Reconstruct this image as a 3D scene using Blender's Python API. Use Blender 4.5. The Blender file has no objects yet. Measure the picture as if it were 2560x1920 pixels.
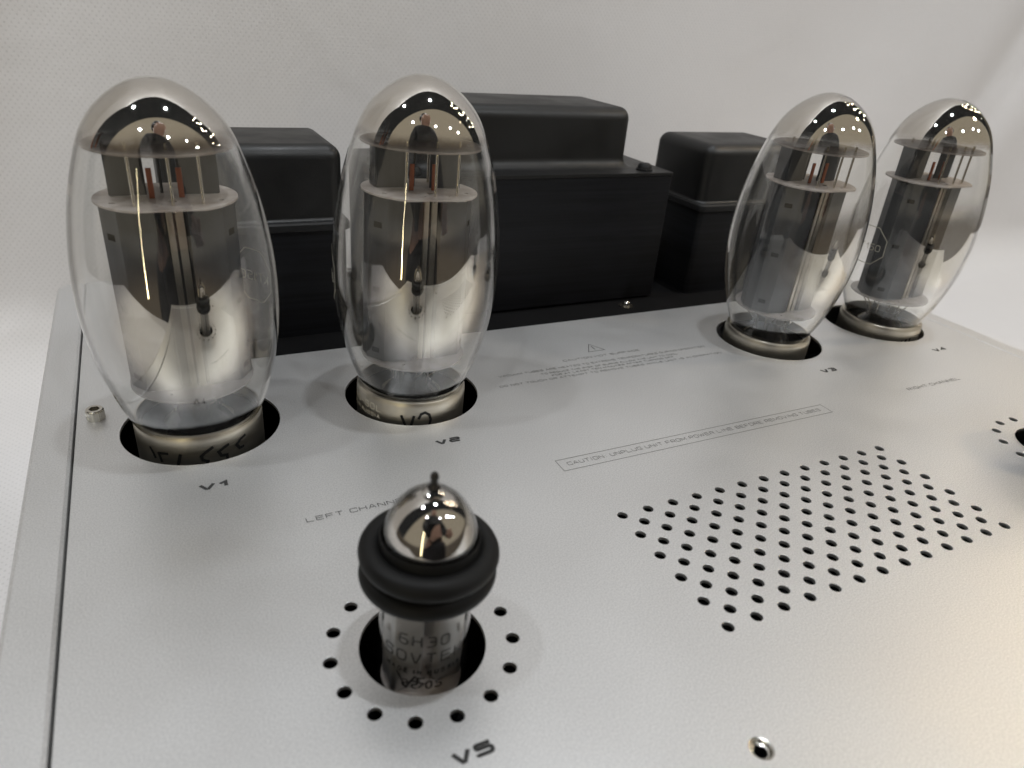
import bpy, bmesh, math, random
from mathutils import Vector, Matrix
random.seed(7)
S = 0.01                      # one working unit = 10 mm (the pitch of the ventilation holes)
sc = bpy.context.scene
COL = sc.collection

# ------------------------------------------------------------------ camera
CAM = Vector((-12.2069, -14.4789, 13.9405))
RIGHT = Vector((0.89600227, -0.43703518, 0.07861409))
UP = Vector((0.13965454, 0.44539891, 0.88437346))
FWD = Vector((0.42151695, 0.78142182, -0.46011238))
cd = bpy.data.cameras.new('camera'); cam = bpy.data.objects.new('camera', cd); COL.objects.link(cam)
m = Matrix((RIGHT, UP, -FWD)).transposed().to_4x4(); m.translation = CAM * S
cam.matrix_world = m
cd.sensor_width = 36.0; cd.lens = 1798.14 / 2560 * 36.0
cd.clip_start = 0.005; cd.clip_end = 60
cd.dof.use_dof = True; cd.dof.focus_distance = 0.275; cd.dof.aperture_fstop = 15.0
sc.camera = cam

# ------------------------------------------------------------------ world: the dim hall behind the photographer
w = bpy.data.worlds.new('World'); sc.world = w; w.use_nodes = True
nt = w.node_tree; nt.nodes.clear()
tc = nt.nodes.new('ShaderNodeTexCoord'); sx = nt.nodes.new('ShaderNodeSeparateXYZ'); nt.links.new(tc.outputs['Generated'], sx.inputs[0])
def wmath(op, a, b=None, c=None):
    n = nt.nodes.new('ShaderNodeMath'); n.operation = op
    for i, v in enumerate((a, b, c)):
        if v is None: continue
        if isinstance(v, (int, float)): n.inputs[i].default_value = v
        else: nt.links.new(v, n.inputs[i])
    return n.outputs[0]
def wstep(v, lo, hi):
    n = nt.nodes.new('ShaderNodeMapRange'); n.interpolation_type = 'SMOOTHSTEP'
    nt.links.new(v, n.inputs[0]); n.inputs[1].default_value = lo; n.inputs[2].default_value = hi
    return n.outputs[0]
def wmix(f, a, b):
    n = nt.nodes.new('ShaderNodeMix'); n.data_type = 'RGBA'; nt.links.new(f, n.inputs[0])
    for i, v in ((6, a), (7, b)):
        if isinstance(v, tuple): n.inputs[i].default_value = v
        else: nt.links.new(v, n.inputs[i])
    return n.outputs[2]
back = wmath('MULTIPLY', sx.outputs[1], -3.5)
is_ceil = wstep(wmath('SUBTRACT', sx.outputs[2], back), -0.02, 0.05)
is_low = wstep(sx.outputs[2], 0.02, -0.06)
colr = wmix(is_ceil, (0.335, 0.298, 0.232, 1), (0.020, 0.021, 0.021, 1))
colr = wmix(is_low, colr, (0.085, 0.072, 0.058, 1))
bg = nt.nodes.new('ShaderNodeBackground'); nt.links.new(colr, bg.inputs[0]); bg.inputs[1].default_value = 1.0
wo = nt.nodes.new('ShaderNodeOutputWorld'); nt.links.new(bg.outputs[0], wo.inputs[0])

# ------------------------------------------------------------------ lamps of the hall (directions read from the reflections in the mirrored domes)
def lamp(az, el, dist, watt, size, col, name='ceiling_lamp', spot=None):
    a, e = math.radians(az), math.radians(el)
    org = Vector((2.0, 5.0, 8.0))
    d = Vector((math.sin(a) * math.cos(e), math.cos(a) * math.cos(e), math.sin(e)))
    l = bpy.data.lights.new(name, 'AREA'); l.shape = 'DISK'; l.size = size * S; l.energy = watt; l.color = col
    if spot: l.spread = math.radians(spot)
    o = bpy.data.objects.new(name, l); COL.objects.link(o)
    o.location = (org + d * dist) * S
    o.rotation_euler = (-d).to_track_quat('-Z', 'Y').to_euler()
    return o
WHITE = (0.92, 0.962, 1.0); COOL = (0.93, 0.97, 1.0); WARM = (1.0, 0.79, 0.54)
lamp(-78, 64, 190, 7, 9, WHITE)
lamp(100, 82, 190, 10.5, 9, WHITE)
lamp(-134, 54, 230, 8.5, 9, WHITE)
lamp(168, 50, 230, 8.5, 9, WHITE)
lamp(135, 42, 250, 6, 8, WHITE)
lamp(122, 33, 260, 6, 8, WHITE)
_r = random.Random(3)
for k in range(13):
    lamp(75 + 14 * _r.random(), 20 + 34 * (k + _r.random() * .6) / 13, 200 + 70 * _r.random(), .24 + .28 * _r.random(), 1.6 + 1.6 * _r.random(), (1.0, 0.84, 0.62))
# tall lit strip behind and to the left of the photographer
l = bpy.data.lights.new('lit_strip', 'AREA'); l.shape = 'RECTANGLE'; l.size = 1.3 * S; l.size_y = 105 * S; l.energy = 1.3; l.color = (1.0, 0.86, 0.5)
o = bpy.data.objects.new('lit_strip', l); COL.objects.link(o)
_d = Vector((math.sin(math.radians(-141)), math.cos(math.radians(-141)), 0)); o.location = (Vector((-6, 8, 22)) + _d * 150) * S
o.rotation_euler = (-_d).to_track_quat('-Z', 'Y').to_euler()
# warm spot on the right-hand side of the booth
l = bpy.data.lights.new('warm_spotlight', 'SPOT'); l.energy = 11; l.color = WARM; l.spot_size = math.radians(36); l.spot_blend = 1.0; l.shadow_soft_size = 0.028
o = bpy.data.objects.new('warm_spotlight', l); COL.objects.link(o)
o.location = Vector((87, -14, 78)) * S
o.rotation_euler = (Vector((33, 5, 0)) - Vector((87, -14, 78))).to_track_quat('-Z', 'Y').to_euler()

sc.view_settings.view_transform = 'Standard'; sc.view_settings.look = 'None'
sc.view_settings.exposure = 0.06; sc.view_settings.gamma = 1.0; sc.view_settings.use_curve_mapping = False
sc.render.engine = 'CYCLES'
sc.render.filter_size = 1.1; sc.cycles.use_denoising = True; sc.cycles.use_adaptive_sampling = True; sc.cycles.adaptive_threshold = 0.02
sc.cycles.max_bounces = 14; sc.cycles.transparent_max_bounces = 32; sc.cycles.glossy_bounces = 6; sc.cycles.transmission_bounces = 10
sc.cycles.sample_clamp_indirect = 4.0; sc.cycles.caustics_refractive = True; sc.cycles.blur_glossy = 0.5

# ================================================================== helpers
def mat(name):
    mt = bpy.data.materials.new(name); mt.use_nodes = True
    return mt, mt.node_tree
def principled(name, col, rough=0.5, metal=0.0, spec=0.5, coat=0.0):
    mt, t = mat(name); p = t.nodes['Principled BSDF']
    p.inputs['Base Color'].default_value = (*col, 1); p.inputs['Roughness'].default_value = rough
    p.inputs['Metallic'].default_value = metal; p.inputs['Specular IOR Level'].default_value = spec; p.inputs['Coat Weight'].default_value = coat
    return mt
def N(t, kind, **kw):
    n = t.nodes.new(kind)
    for k, v in kw.items(): setattr(n, k, v)
    return n
def mth(t, op, a, b=None, clamp=False):
    n = t.nodes.new('ShaderNodeMath'); n.operation = op; n.use_clamp = clamp
    for i, v in enumerate((a, b)):
        if v is None: continue
        if isinstance(v, (int, float)): n.inputs[i].default_value = v
        else: t.links.new(v, n.inputs[i])
    return n.outputs[0]
def smooth(t, v, lo, hi, a=0.0, b=1.0):
    n = t.nodes.new('ShaderNodeMapRange'); n.interpolation_type = 'SMOOTHSTEP'
    t.links.new(v, n.inputs[0]); n.inputs[1].default_value = lo; n.inputs[2].default_value = hi; n.inputs[3].default_value = a; n.inputs[4].default_value = b
    return n.outputs[0]
def noise(t, scale, detail=2.0, rough=0.5, vec=None, dist=0.0):
    """scale counts features per working unit"""
    n = t.nodes.new('ShaderNodeTexNoise'); n.inputs['Scale'].default_value = scale / S; n.inputs['Detail'].default_value = detail
    n.inputs['Roughness'].default_value = rough; n.inputs['Distortion'].default_value = dist
    if vec is None:
        c = t.nodes.new('ShaderNodeTexCoord'); vec = c.outputs['Object']
    t.links.new(vec, n.inputs['Vector'])
    return n.outputs['Fac']
def bump(t, p, h, strength, dist):
    b = t.nodes.new('ShaderNodeBump'); b.inputs['Strength'].default_value = strength; b.inputs['Distance'].default_value = dist * S
    t.links.new(h, b.inputs['Height']); t.links.new(b.outputs[0], p.inputs['Normal'])

def setp(o, parent=None, label=None, cat=None, group=None, kind=None):
    if parent is not None: o.parent = parent
    if label: o['label'] = label
    if cat: o['category'] = cat
    if group: o['group'] = group
    if kind: o['kind'] = kind
    return o
def mesh(name, verts, faces, mt, parent=None, smooth_=False, **kw):
    me = bpy.data.meshes.new(name); me.from_pydata([(v[0] * S, v[1] * S, v[2] * S) for v in verts], [], faces); me.update()
    if smooth_:
        for p in me.polygons: p.use_smooth = True
    me.materials.append(mt)
    o = bpy.data.objects.new(name, me); COL.objects.link(o)
    return setp(o, parent, **kw)
def sharp(o, deg=35):
    bm = bmesh.new(); bm.from_mesh(o.data); bm.normal_update()
    for f in bm.faces: f.smooth = True
    for e in bm.edges:
        if len(e.link_faces) == 2 and e.calc_face_angle(0) > math.radians(deg): e.smooth = False
    bm.to_mesh(o.data); bm.free()
def fixnormals(o):
    bm = bmesh.new(); bm.from_mesh(o.data); bmesh.ops.recalc_face_normals(bm, faces=bm.faces[:]); bm.to_mesh(o.data); bm.free()
def empty(name, loc, **kw):
    o = bpy.data.objects.new(name, None); COL.objects.link(o); o.location = Vector(loc) * S; o.empty_display_size = 0.01
    return setp(o, **kw)
def lathe_data(prof, n=72, closed=False):
    """prof: (r, z) list -> verts, faces; closed joins last ring to first"""
    V, F, rings = [], [], []
    for r, z in prof:
        if r < 1e-5: rings.append([len(V)]); V.append((0, 0, z))
        else:
            rings.append(list(range(len(V), len(V) + n)))
            V += [(r * math.cos(2 * math.pi * k / n), r * math.sin(2 * math.pi * k / n), z) for k in range(n)]
    pairs = list(zip(rings, rings[1:])) + ([(rings[-1], rings[0])] if closed else [])
    for a, b in pairs:
        for k in range(n):
            k2 = (k + 1) % n
            if len(a) == 1 and len(b) == 1: continue
            if len(a) == 1: F.append((a[0], b[k2], b[k]))
            elif len(b) == 1: F.append((a[k], a[k2], b[0]))
            else: F.append((a[k], a[k2], b[k2], b[k]))
    return V, F
def lathe(name, prof, mt, parent=None, n=72, closed=False, at=(0, 0, 0), deg=35, **kw):
    V, F = lathe_data(prof, n, closed)
    o = mesh(name, [(x + at[0], y + at[1], z + at[2]) for x, y, z in V], F, mt, parent, True, **kw)
    fixnormals(o); sharp(o, deg)
    return o
def tube(name, pts, r, mt, parent=None, n=10, taper=None, **kw):
    """round wire along a polyline"""
    V, F = [], []
    P = [Vector(p) for p in pts]
    for i, p in enumerate(P):
        d = (P[min(i + 1, len(P) - 1)] - P[max(i - 1, 0)]).normalized()
        a = d.cross(Vector((0.31, 0.17, 0.93)))
        if a.length < 1e-3: a = d.cross(Vector((1, 0, 0)))
        a.normalize(); b = d.cross(a)
        rr = r if taper is None else r * taper[i]
        for k in range(n):
            t = 2 * math.pi * k / n; q = p + a * (rr * math.cos(t)) + b * (rr * math.sin(t)); V.append(tuple(q))
    for i in range(len(P) - 1):
        for k in range(n):
            k2 = (k + 1) % n; F.append((i * n + k, i * n + k2, (i + 1) * n + k2, (i + 1) * n + k))
    F.append(tuple(range(n))[::-1]); F.append(tuple((len(P) - 1) * n + k for k in range(n)))
    o = mesh(name, V, F, mt, parent, True, **kw); fixnormals(o); sharp(o, 50)
    return o
def rrect(x0, x1, y0, y1, r, seg=6):
    pts = []
    for cx, cy, a0 in ((x1 - r, y0 + r, -90), (x1 - r, y1 - r, 0), (x0 + r, y1 - r, 90), (x0 + r, y0 + r, 180)):
        for k in range(seg + 1):
            a = math.radians(a0 + 90 * k / seg); pts.append((cx + r * math.cos(a), cy + r * math.sin(a)))
    return pts
def loft(name, rings, mt, parent=None, deg=30, seg=6, **kw):
    """rings: (z, x0, x1, y0, y1, corner radius); closed at both ends"""
    V, F = [], []
    n = 4 * (seg + 1)
    for z, x0, x1, y0, y1, r in rings: V += [(x, y, z) for x, y in rrect(x0, x1, y0, y1, r, seg)]
    for i in range(len(rings) - 1):
        for k in range(n):
            k2 = (k + 1) % n; F.append((i * n + k, i * n + k2, (i + 1) * n + k2, (i + 1) * n + k))
    F.append(tuple(range(n))[::-1]); F.append(tuple((len(rings) - 1) * n + k for k in range(n)))
    o = mesh(name, V, F, mt, parent, True, **kw); fixnormals(o); sharp(o, deg)
    return o
def box(name, x0, x1, y0, y1, z0, z1, mt, parent=None, bev=0.05, **kw):
    bm = bmesh.new(); bmesh.ops.create_cube(bm, size=1)
    for v in bm.verts: v.co = Vector(((x0 + x1) / 2 + v.co.x * (x1 - x0), (y0 + y1) / 2 + v.co.y * (y1 - y0), (z0 + z1) / 2 + v.co.z * (z1 - z0))) * S
    if bev: bmesh.ops.bevel(bm, geom=bm.edges[:], offset=bev * S, segments=2, affect='EDGES', profile=0.6)
    me = bpy.data.meshes.new(name); bm.to_mesh(me); bm.free(); me.materials.append(mt)
    o = bpy.data.objects.new(name, me); COL.objects.link(o); sharp(o, 30)
    return setp(o, parent, **kw)
def sheet(name, outer, holes, z_top, thick, mt, parent=None, bev=0.02, **kw):
    """a flat sheet of metal with holes cut through, edges slightly broken"""
    cu = bpy.data.curves.new(name, 'CURVE'); cu.dimensions = '2D'; cu.fill_mode = 'BOTH'
    for pl in [outer] + holes:
        sp = cu.splines.new('POLY'); sp.points.add(len(pl) - 1); sp.use_cyclic_u = True
        for p, q in zip(sp.points, pl): p.co = (q[0] * S, q[1] * S, 0, 1)
    cu.extrude = (thick / 2 - bev) * S; cu.bevel_depth = bev * S; cu.bevel_resolution = 1; cu.offset = -bev * S
    tmp = bpy.data.objects.new('tmp', cu); COL.objects.link(tmp)
    dg = bpy.context.evaluated_depsgraph_get(); me = bpy.data.meshes.new_from_object(tmp.evaluated_get(dg))
    bpy.data.objects.remove(tmp); bpy.data.curves.remove(cu)
    me.name = name; me.transform(Matrix.Translation((0, 0, (z_top - thick / 2) * S))); me.materials.clear(); me.materials.append(mt)
    o = bpy.data.objects.new(name, me); COL.objects.link(o); sharp(o, 30)
    return setp(o, parent, **kw)
def circ(x, y, r, n): return [(x + r * math.cos(2 * math.pi * k / n), y + r * math.sin(2 * math.pi * k / n)) for k in range(n)]

# ---- stroke lettering: wide squared capitals like the printing on the plate
R, Q = True, False
G = {
 'A': [([(0, 0), (.42, 1), (.58, 1), (1, 0)], Q, 0), ([(.16, .33), (.84, .33)], Q, 0)],
 'B': [([(0, 0), (0, 1), (.92, 1), (.92, .52), (0, .52)], R, 0), ([(.8, .52), (1, .52), (1, 0), (0, 0), (0, .1)], R, 0)],
 'C': [([(1, .72), (1, 1), (0, 1), (0, 0), (1, 0), (1, .28)], R, 0)],
 'D': [([(0, 0), (0, 1), (1, 1), (1, 0)], R, 1)],
 'E': [([(1, 1), (0, 1), (0, 0), (1, 0)], Q, 0), ([(0, .52), (.92, .52)], Q, 0)],
 'F': [([(1, 1), (0, 1), (0, 0)], Q, 0), ([(0, .48), (.9, .48)], Q, 0)],
 'G': [([(1, .74), (1, 1), (0, 1), (0, 0), (1, 0), (1, .48), (.55, .48)], R, 0)],
 'H': [([(0, 0), (0, 1)], Q, 0), ([(1, 0), (1, 1)], Q, 0), ([(0, .52), (1, .52)], Q, 0)],
 'I': [([(.5, 0), (.5, 1)], Q, 0)],
 'K': [([(0, 0), (0, 1)], Q, 0), ([(1, 1), (.25, .5), (1, 0)], Q, 0), ([(0, .5), (.25, .5)], Q, 0)],
 'L': [([(0, 1), (0, 0), (1, 0)], Q, 0)],
 'M': [([(0, 0), (0, 1), (.5, .2), (1, 1), (1, 0)], Q, 0)],
 'N': [([(0, 0), (0, 1), (1, 0), (1, 1)], Q, 0)],
 'O': [([(0, 0), (0, 1), (1, 1), (1, 0)], R, 1)],
 'P': [([(0, 0), (0, 1), (1, 1), (1, .42), (0, .42)], R, 0)],
 'R': [([(0, 0), (0, 1), (1, 1), (1, .45), (0, .45)], R, 0), ([(.6, .45), (1, 0)], Q, 0)],
 'S': [([(1, .78), (1, 1), (0, 1), (0, .54), (1, .54), (1, 0), (0, 0), (0, .22)], R, 0)],
 'T': [([(0, 1), (1, 1)], Q, 0), ([(.5, 1), (.5, 0)], Q, 0)],
 'U': [([(0, 1), (0, 0), (1, 0), (1, 1)], R, 0)],
 'V': [([(0, 1), (.42, 0), (.58, 0), (1, 1)], Q, 0)],
 'W': [([(0, 1), (.25, 0), (.5, .85), (.75, 0), (1, 1)], Q, 0)],
 'X': [([(0, 0), (1, 1)], Q, 0), ([(0, 1), (1, 0)], Q, 0)],
 'Y': [([(0, 1), (.5, .5), (1, 1)], Q, 0), ([(.5, .5), (.5, 0)], Q, 0)],
 '0': [([(0, 0), (0, 1), (1, 1), (1, 0)], R, 1)],
 '1': [([(0, .64), (.9, 1), (.9, 0)], Q, 0)],
 '2': [([(.04, 1), (1, 1), (1, .52), (0, .52), (0, 0), (1, 0)], R, 0)],
 '3': [([(0, 1), (1, 1), (1, 0), (0, 0)], R, 0), ([(.3, .52), (1, .52)], Q, 0)],
 '4': [([(.8, 0), (.8, 1), (0, .25), (1, .25)], Q, 0)],
 '5': [([(1, 1), (0, 1), (0, .58), (1, .58), (1, 0), (0, 0), (0, .15)], R, 0)],
 '6': [([(1, 1), (0, 1), (0, 0), (1, 0), (1, .55), (0, .55)], R, 0)],
 ':': [([(.5, .08), (.5, .2)], Q, 0), ([(.5, .62), (.5, .74)], Q, 0)],
 '.': [([(.5, 0), (.5, .1)], Q, 0)],
 '-': [([(.1, .5), (.9, .5)], Q, 0)],
}
NARROW = {'I': .35, ':': .35, '.': .35, '1': .6, 'M': 1.15, 'W': 1.3}
def roundcorners(pts, closed, r, seg=3):
    n = len(pts); out = []
    for i, p in enumerate(pts):
        if not closed and i in (0, n - 1): out.append(Vector(p)); continue
        a, b, c = Vector(pts[i - 1]), Vector(p), Vector(pts[(i + 1) % n])
        d1, d2 = (a - b), (c - b); rr = min(r, d1.length * .49, d2.length * .49)
        p1, p2 = b + d1.normalized() * rr, b + d2.normalized() * rr
        for k in range(seg + 1):
            t = k / seg; out.append(p1 * (1 - t) ** 2 + b * 2 * t * (1 - t) + p2 * t * t)
    return out
def ribbon(pts, closed, th, V, F):
    n = len(pts); base = len(V); h = th / 2
    for i, p in enumerate(pts):
        if closed: a, c = pts[i - 1], pts[(i + 1) % n]
        else: a, c = pts[max(i - 1, 0)], pts[min(i + 1, n - 1)]
        d1 = (p - a).normalized() if (p - a).length > 1e-9 else (c - p).normalized()
        d2 = (c - p).normalized() if (c - p).length > 1e-9 else d1
        t = (d1 + d2)
        t = t.normalized() if t.length > 1e-6 else d1
        nn = Vector((-t.y, t.x)); k = h / max(.45, nn.dot(Vector((-d1.y, d1.x))))
        V.append(p + nn * k); V.append(p - nn * k)
    for i in range(n if closed else n - 1):
        j = (i + 1) % n
        F.append((base + 2 * i, base + 2 * i + 1, base + 2 * j + 1, base + 2 * j))
def text_data(s, h, wid, th, gap):
    """flat ribbons for a string; h cap height, wid letter width, th stroke, gap between letters"""
    V, F, x = [], [], 0.0
    for ch in s:
        if ch == ' ': x += wid * .62; continue
        cw = wid * NARROW.get(ch, 1.0); iw, ih = cw - th, h - th
        for pts, rd, cl in G[ch]:
            P = [Vector((x + th / 2 + px * iw, th / 2 + py * ih)) for px, py in pts]
            if rd: P = roundcorners(P, cl, .26 * h)
            else: P = [P[0]] + [q for q in P[1:]]
            ribbon(P, cl, th, V, F)
        x += cw + gap
    return V, F, x - gap
def printed(name, s, x0, y0, h, length, th, mt, parent, z=0.006, centre=False):
    V, F, w0 = text_data(s, h, h * 1.25, th, h * (.3 if len(s) > 2 else .16))
    k = length / w0
    off = -length / 2 if centre else 0
    return mesh(name, [(x0 + off + v.x * k, y0 + v.y, z) for v in V], F, mt, parent)
def wrapped(name, V, F, rad, az0, z0, mt, parent, mirror=1, eps=0.012):
    """wrap flat ribbons round an upright surface of revolution; rad(z) gives its radius, az0 the heading of the middle"""
    us = [v.x for v in V]; mid = (min(us) + max(us)) / 2
    out = []
    for v in V:
        z = z0 + v.y; r = rad(z) + eps; a = az0 + mirror * (v.x - mid) / r
        out.append((r * math.cos(a), r * math.sin(a), z))
    o = mesh(name, out, F, mt, parent); return o

# ================================================================== materials
def m_plate(name='silver_anodised'):
    mt, t = mat(name); p = t.nodes['Principled BSDF']
    fine = noise(t, 22, 2.5, .75); big = noise(t, 0.22, 6.0, .6)
    cr = N(t, 'ShaderNodeMix', data_type='RGBA'); t.links.new(smooth(t, fine, .28, .72), cr.inputs[0])
    cr.inputs[6].default_value = (0.575, 0.578, 0.582, 1); cr.inputs[7].default_value = (0.80, 0.80, 0.80, 1)
    t.links.new(cr.outputs[2], p.inputs['Base Color'])
    p.inputs['Metallic'].default_value = 0.8
    t.links.new(smooth(t, big, .3, .7, .375, .435), p.inputs['Roughness'])
    bump(t, p, noise(t, 40, 1.0), 0.025, 0.006)
    return mt
M_PLATE = m_plate()
M_INK = principled('dark_grey_print', (0.022, 0.022, 0.022), 0.6)
M_INKF = principled('fine_grey_print', (0.075, 0.074, 0.071), 0.6)
def m_black(name, col, rough, sc_=25, st=0.25, spec=0.4):
    mt, t = mat(name); p = t.nodes['Principled BSDF']; p.inputs['Base Color'].default_value = (*col, 1)
    p.inputs['Specular IOR Level'].default_value = spec
    t.links.new(smooth(t, noise(t, 0.5, 3), .3, .7, rough - .05, rough + .07), p.inputs['Roughness'])
    bump(t, p, noise(t, sc_, 2), st, 0.02)
    return mt
M_BLACK = m_black('black_powder_coat', (0.0042, 0.0042, 0.0044), 0.44, 16, 0.3, 0.42)
M_BLACKF = m_black('black_flange_paint', (0.005, 0.005, 0.0055), 0.58, 16, 0.3, 0.35)
M_DARK = principled('matt_black_and_hole_shade', (0.004, 0.004, 0.0045), 0.8, spec=0.1)  # matt black; shade inside holes and recesses is put into this colour
M_RUBBER = m_black('black_rubber', (0.007, 0.007, 0.007), 0.55, 30, 0.12, 0.22)
def m_lam():
    mt, t = mat('black_lamination'); p = t.nodes['Principled BSDF']; p.inputs['Base Color'].default_value = (0.0045, 0.0048, 0.0062, 1)
    c = N(t, 'ShaderNodeTexCoord'); mp = N(t, 'ShaderNodeMapping'); mp.inputs['Scale'].default_value = (0.02, 0.02, 1); t.links.new(c.outputs['Object'], mp.inputs[0])
    h = noise(t, 7, 3, .7, vec=mp.outputs[0]); cm = N(t, 'ShaderNodeMix', data_type='RGBA'); t.links.new(smooth(t, h, .35, .65), cm.inputs[0]); cm.inputs[6].default_value = (0.0038, 0.004, 0.0049, 1); cm.inputs[7].default_value = (0.0072, 0.0076, 0.0096, 1); t.links.new(cm.outputs[2], p.inputs['Base Color']); p.inputs['Roughness'].default_value = 0.5; p.inputs['Specular IOR Level'].default_value = 0.2; bump(t, p, h, 0.18, 0.02)
    return mt
M_LAM = m_lam()
M_STEEL = principled('stainless_steel', (0.62, 0.60, 0.55), 0.24, 1.0)
def m_base():
    mt, t = mat('brushed_nickel'); p = t.nodes['Principled BSDF']; p.inputs['Base Color'].default_value = (0.54, 0.505, 0.435, 1); p.inputs['Metallic'].default_value = .95
    c = N(t, 'ShaderNodeTexCoord'); mp = N(t, 'ShaderNodeMapping'); mp.inputs['Scale'].default_value = (0.05, 0.05, 1); t.links.new(c.outputs['Object'], mp.inputs[0])
    t.links.new(smooth(t, noise(t, 14, 2, vec=mp.outputs[0]), .3, .7, .29, .37), p.inputs['Roughness'])
    return mt
M_BASE = m_base()
def m_glass(name, tint=(0.985, 0.985, 0.98), ior=1.5, boost=1.15, haze=0.004, edge=True):
    """thin clear glass: see-through face on, refracting where the wall is seen edge-on, mirror-like at grazing angles, slightly wavy and dusty"""
    mt, t = mat(name); t.nodes.remove(t.nodes['Principled BSDF']); out = t.nodes['Material Output']
    bp = N(t, 'ShaderNodeBump'); bp.inputs['Strength'].default_value = .35; bp.inputs['Distance'].default_value = .035 * S
    t.links.new(noise(t, 0.55, 2), bp.inputs['Height'])
    tr = N(t, 'ShaderNodeBsdfTransparent'); tr.inputs[0].default_value = (*tint, 1)
    gl = N(t, 'ShaderNodeBsdfGlossy'); gl.inputs[0].default_value = (1, 1, 1, 1); gl.inputs['Roughness'].default_value = 0.012
    t.links.new(bp.outputs[0], gl.inputs['Normal'])
    fr = N(t, 'ShaderNodeLayerWeight'); fr.inputs[0].default_value = 0.5
    f0 = ((ior - 1) / (ior + 1)) ** 2
    f = mth(t, 'MULTIPLY', mth(t, 'ADD', f0, mth(t, 'MULTIPLY', mth(t, 'POWER', fr.outputs['Facing'], 4.0), 1 - f0)), boost, True)
    body = tr.outputs[0]
    if edge:
        rf = N(t, 'ShaderNodeBsdfRefraction'); rf.inputs[0].default_value = (.97, .975, .97, 1); rf.inputs['IOR'].default_value = ior; rf.inputs['Roughness'].default_value = 0.0
        me_ = N(t, 'ShaderNodeMixShader'); t.links.new(smooth(t, fr.outputs['Facing'], .66, .84), me_.inputs[0]); t.links.new(tr.outputs[0], me_.inputs[1]); t.links.new(rf.outputs[0], me_.inputs[2]); body = me_.outputs[0]
    if haze:
        df = N(t, 'ShaderNodeBsdfDiffuse'); df.inputs[0].default_value = (.8, .8, .78, 1)
        mh = N(t, 'ShaderNodeMixShader'); t.links.new(smooth(t, noise(t, 0.8, 5, .65), .35, .8, haze * .4, haze * 2.0), mh.inputs[0]); t.links.new(body, mh.inputs[1]); t.links.new(df.outputs[0], mh.inputs[2]); body = mh.outputs[0]
    mx = N(t, 'ShaderNodeMixShader'); t.links.new(f, mx.inputs[0]); t.links.new(body, mx.inputs[1]); t.links.new(gl.outputs[0], mx.inputs[2])
    t.links.new(mx.outputs[0], out.inputs[0])
    return mt
M_GLASS = m_glass('clear_bulb_glass')
M_GLASS_S = m_glass('clear_stem_glass', edge=False)
M_GLASS_IN = m_glass('clear_bulb_glass_inner', (0.975, 0.975, 0.97), 1.45)
def m_mirror(name, fac, col, rough=0.03, edge=(0.30, 0.24, 0.18)):
    """evaporated metal film: solid mirror thinning out to a brownish veil and then clear glass"""
    mt, t = mat(name); t.nodes.remove(t.nodes['Principled BSDF']); out = t.nodes['Material Output']
    f = fac(t)
    gl = N(t, 'ShaderNodeBsdfGlossy'); gl.inputs['Roughness'].default_value = rough
    cm = N(t, 'ShaderNodeMix', data_type='RGBA'); t.links.new(smooth(t, f, .25, .9), cm.inputs[0]); cm.inputs[6].default_value = (*edge, 1); cm.inputs[7].default_value = (*col, 1)
    t.links.new(cm.outputs[2], gl.inputs[0])
    tr = N(t, 'ShaderNodeBsdfTransparent')
    mx = N(t, 'ShaderNodeMixShader'); t.links.new(f, mx.inputs[0]); t.links.new(tr.outputs[0], mx.inputs[1]); t.links.new(gl.outputs[0], mx.inputs[2])
    t.links.new(mx.outputs[0], out.inputs[0])
    return mt
def objz(t):
    c = N(t, 'ShaderNodeTexCoord'); s = N(t, 'ShaderNodeSeparateXYZ'); t.links.new(c.outputs['Object'], s.inputs[0]); return s
def dome_fac(z_clear, z_full, amp=.25):
    def f(t):
        s = objz(t); z = mth(t, 'ADD', mth(t, 'DIVIDE', s.outputs[2], S), mth(t, 'MULTIPLY', mth(t, 'SUBTRACT', noise(t, 0.9, 3), .5), amp * 2))
        return smooth(t, z, z_clear, z_full, 0, .96)
    return f
def patch_fac(az, zc, aw, zw, top=.9):
    """round film on the inside of the glass: centre heading az (deg), height zc, half angle aw (deg), half height zw"""
    def f(t):
        s = objz(t)
        a = mth(t, 'ARCTAN2', s.outputs[1], s.outputs[0])
        da = mth(t, 'DIVIDE', mth(t, 'SUBTRACT', a, math.radians(az)), math.radians(aw))
        dz = mth(t, 'DIVIDE', mth(t, 'SUBTRACT', mth(t, 'DIVIDE', s.outputs[2], S), zc), zw)
        d = mth(t, 'SQRT', mth(t, 'ADD', mth(t, 'MULTIPLY', da, da), mth(t, 'MULTIPLY', dz, dz)))
        d = mth(t, 'ADD', d, mth(t, 'MULTIPLY', mth(t, 'SUBTRACT', noise(t, 0.5, 2), .5), .25))
        return smooth(t, d, 1.10, .50, 0, top)
    return f
def m_anode():
    mt, t = mat('grey_black_carbonised_metal'); p = t.nodes['Principled BSDF']
    c = N(t, 'ShaderNodeTexCoord'); mp = N(t, 'ShaderNodeMapping'); mp.inputs['Scale'].default_value = (1, 1, 0.12); t.links.new(c.outputs['Object'], mp.inputs[0])
    n = noise(t, 2.2, 3, vec=mp.outputs[0])
    cm = N(t, 'ShaderNodeMix', data_type='RGBA'); t.links.new(n, cm.inputs[0]); cm.inputs[6].default_value = (0.032, 0.033, 0.036, 1); cm.inputs[7].default_value = (0.095, 0.098, 0.104, 1)
    t.links.new(cm.outputs[2], p.inputs['Base Color']); p.inputs['Roughness'].default_value = 0.42; p.inputs['Metallic'].default_value = 0.3
    return mt
M_ANODE = m_anode()
M_SLOT = principled('anode_slot_shade', (0.003, 0.003, 0.003), 0.9, spec=0.0)  # black that paints the shade inside the anode openings
M_TIP = principled('dark_sealed_glass_tip', (0.02, 0.018, 0.016), 0.12)
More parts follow.
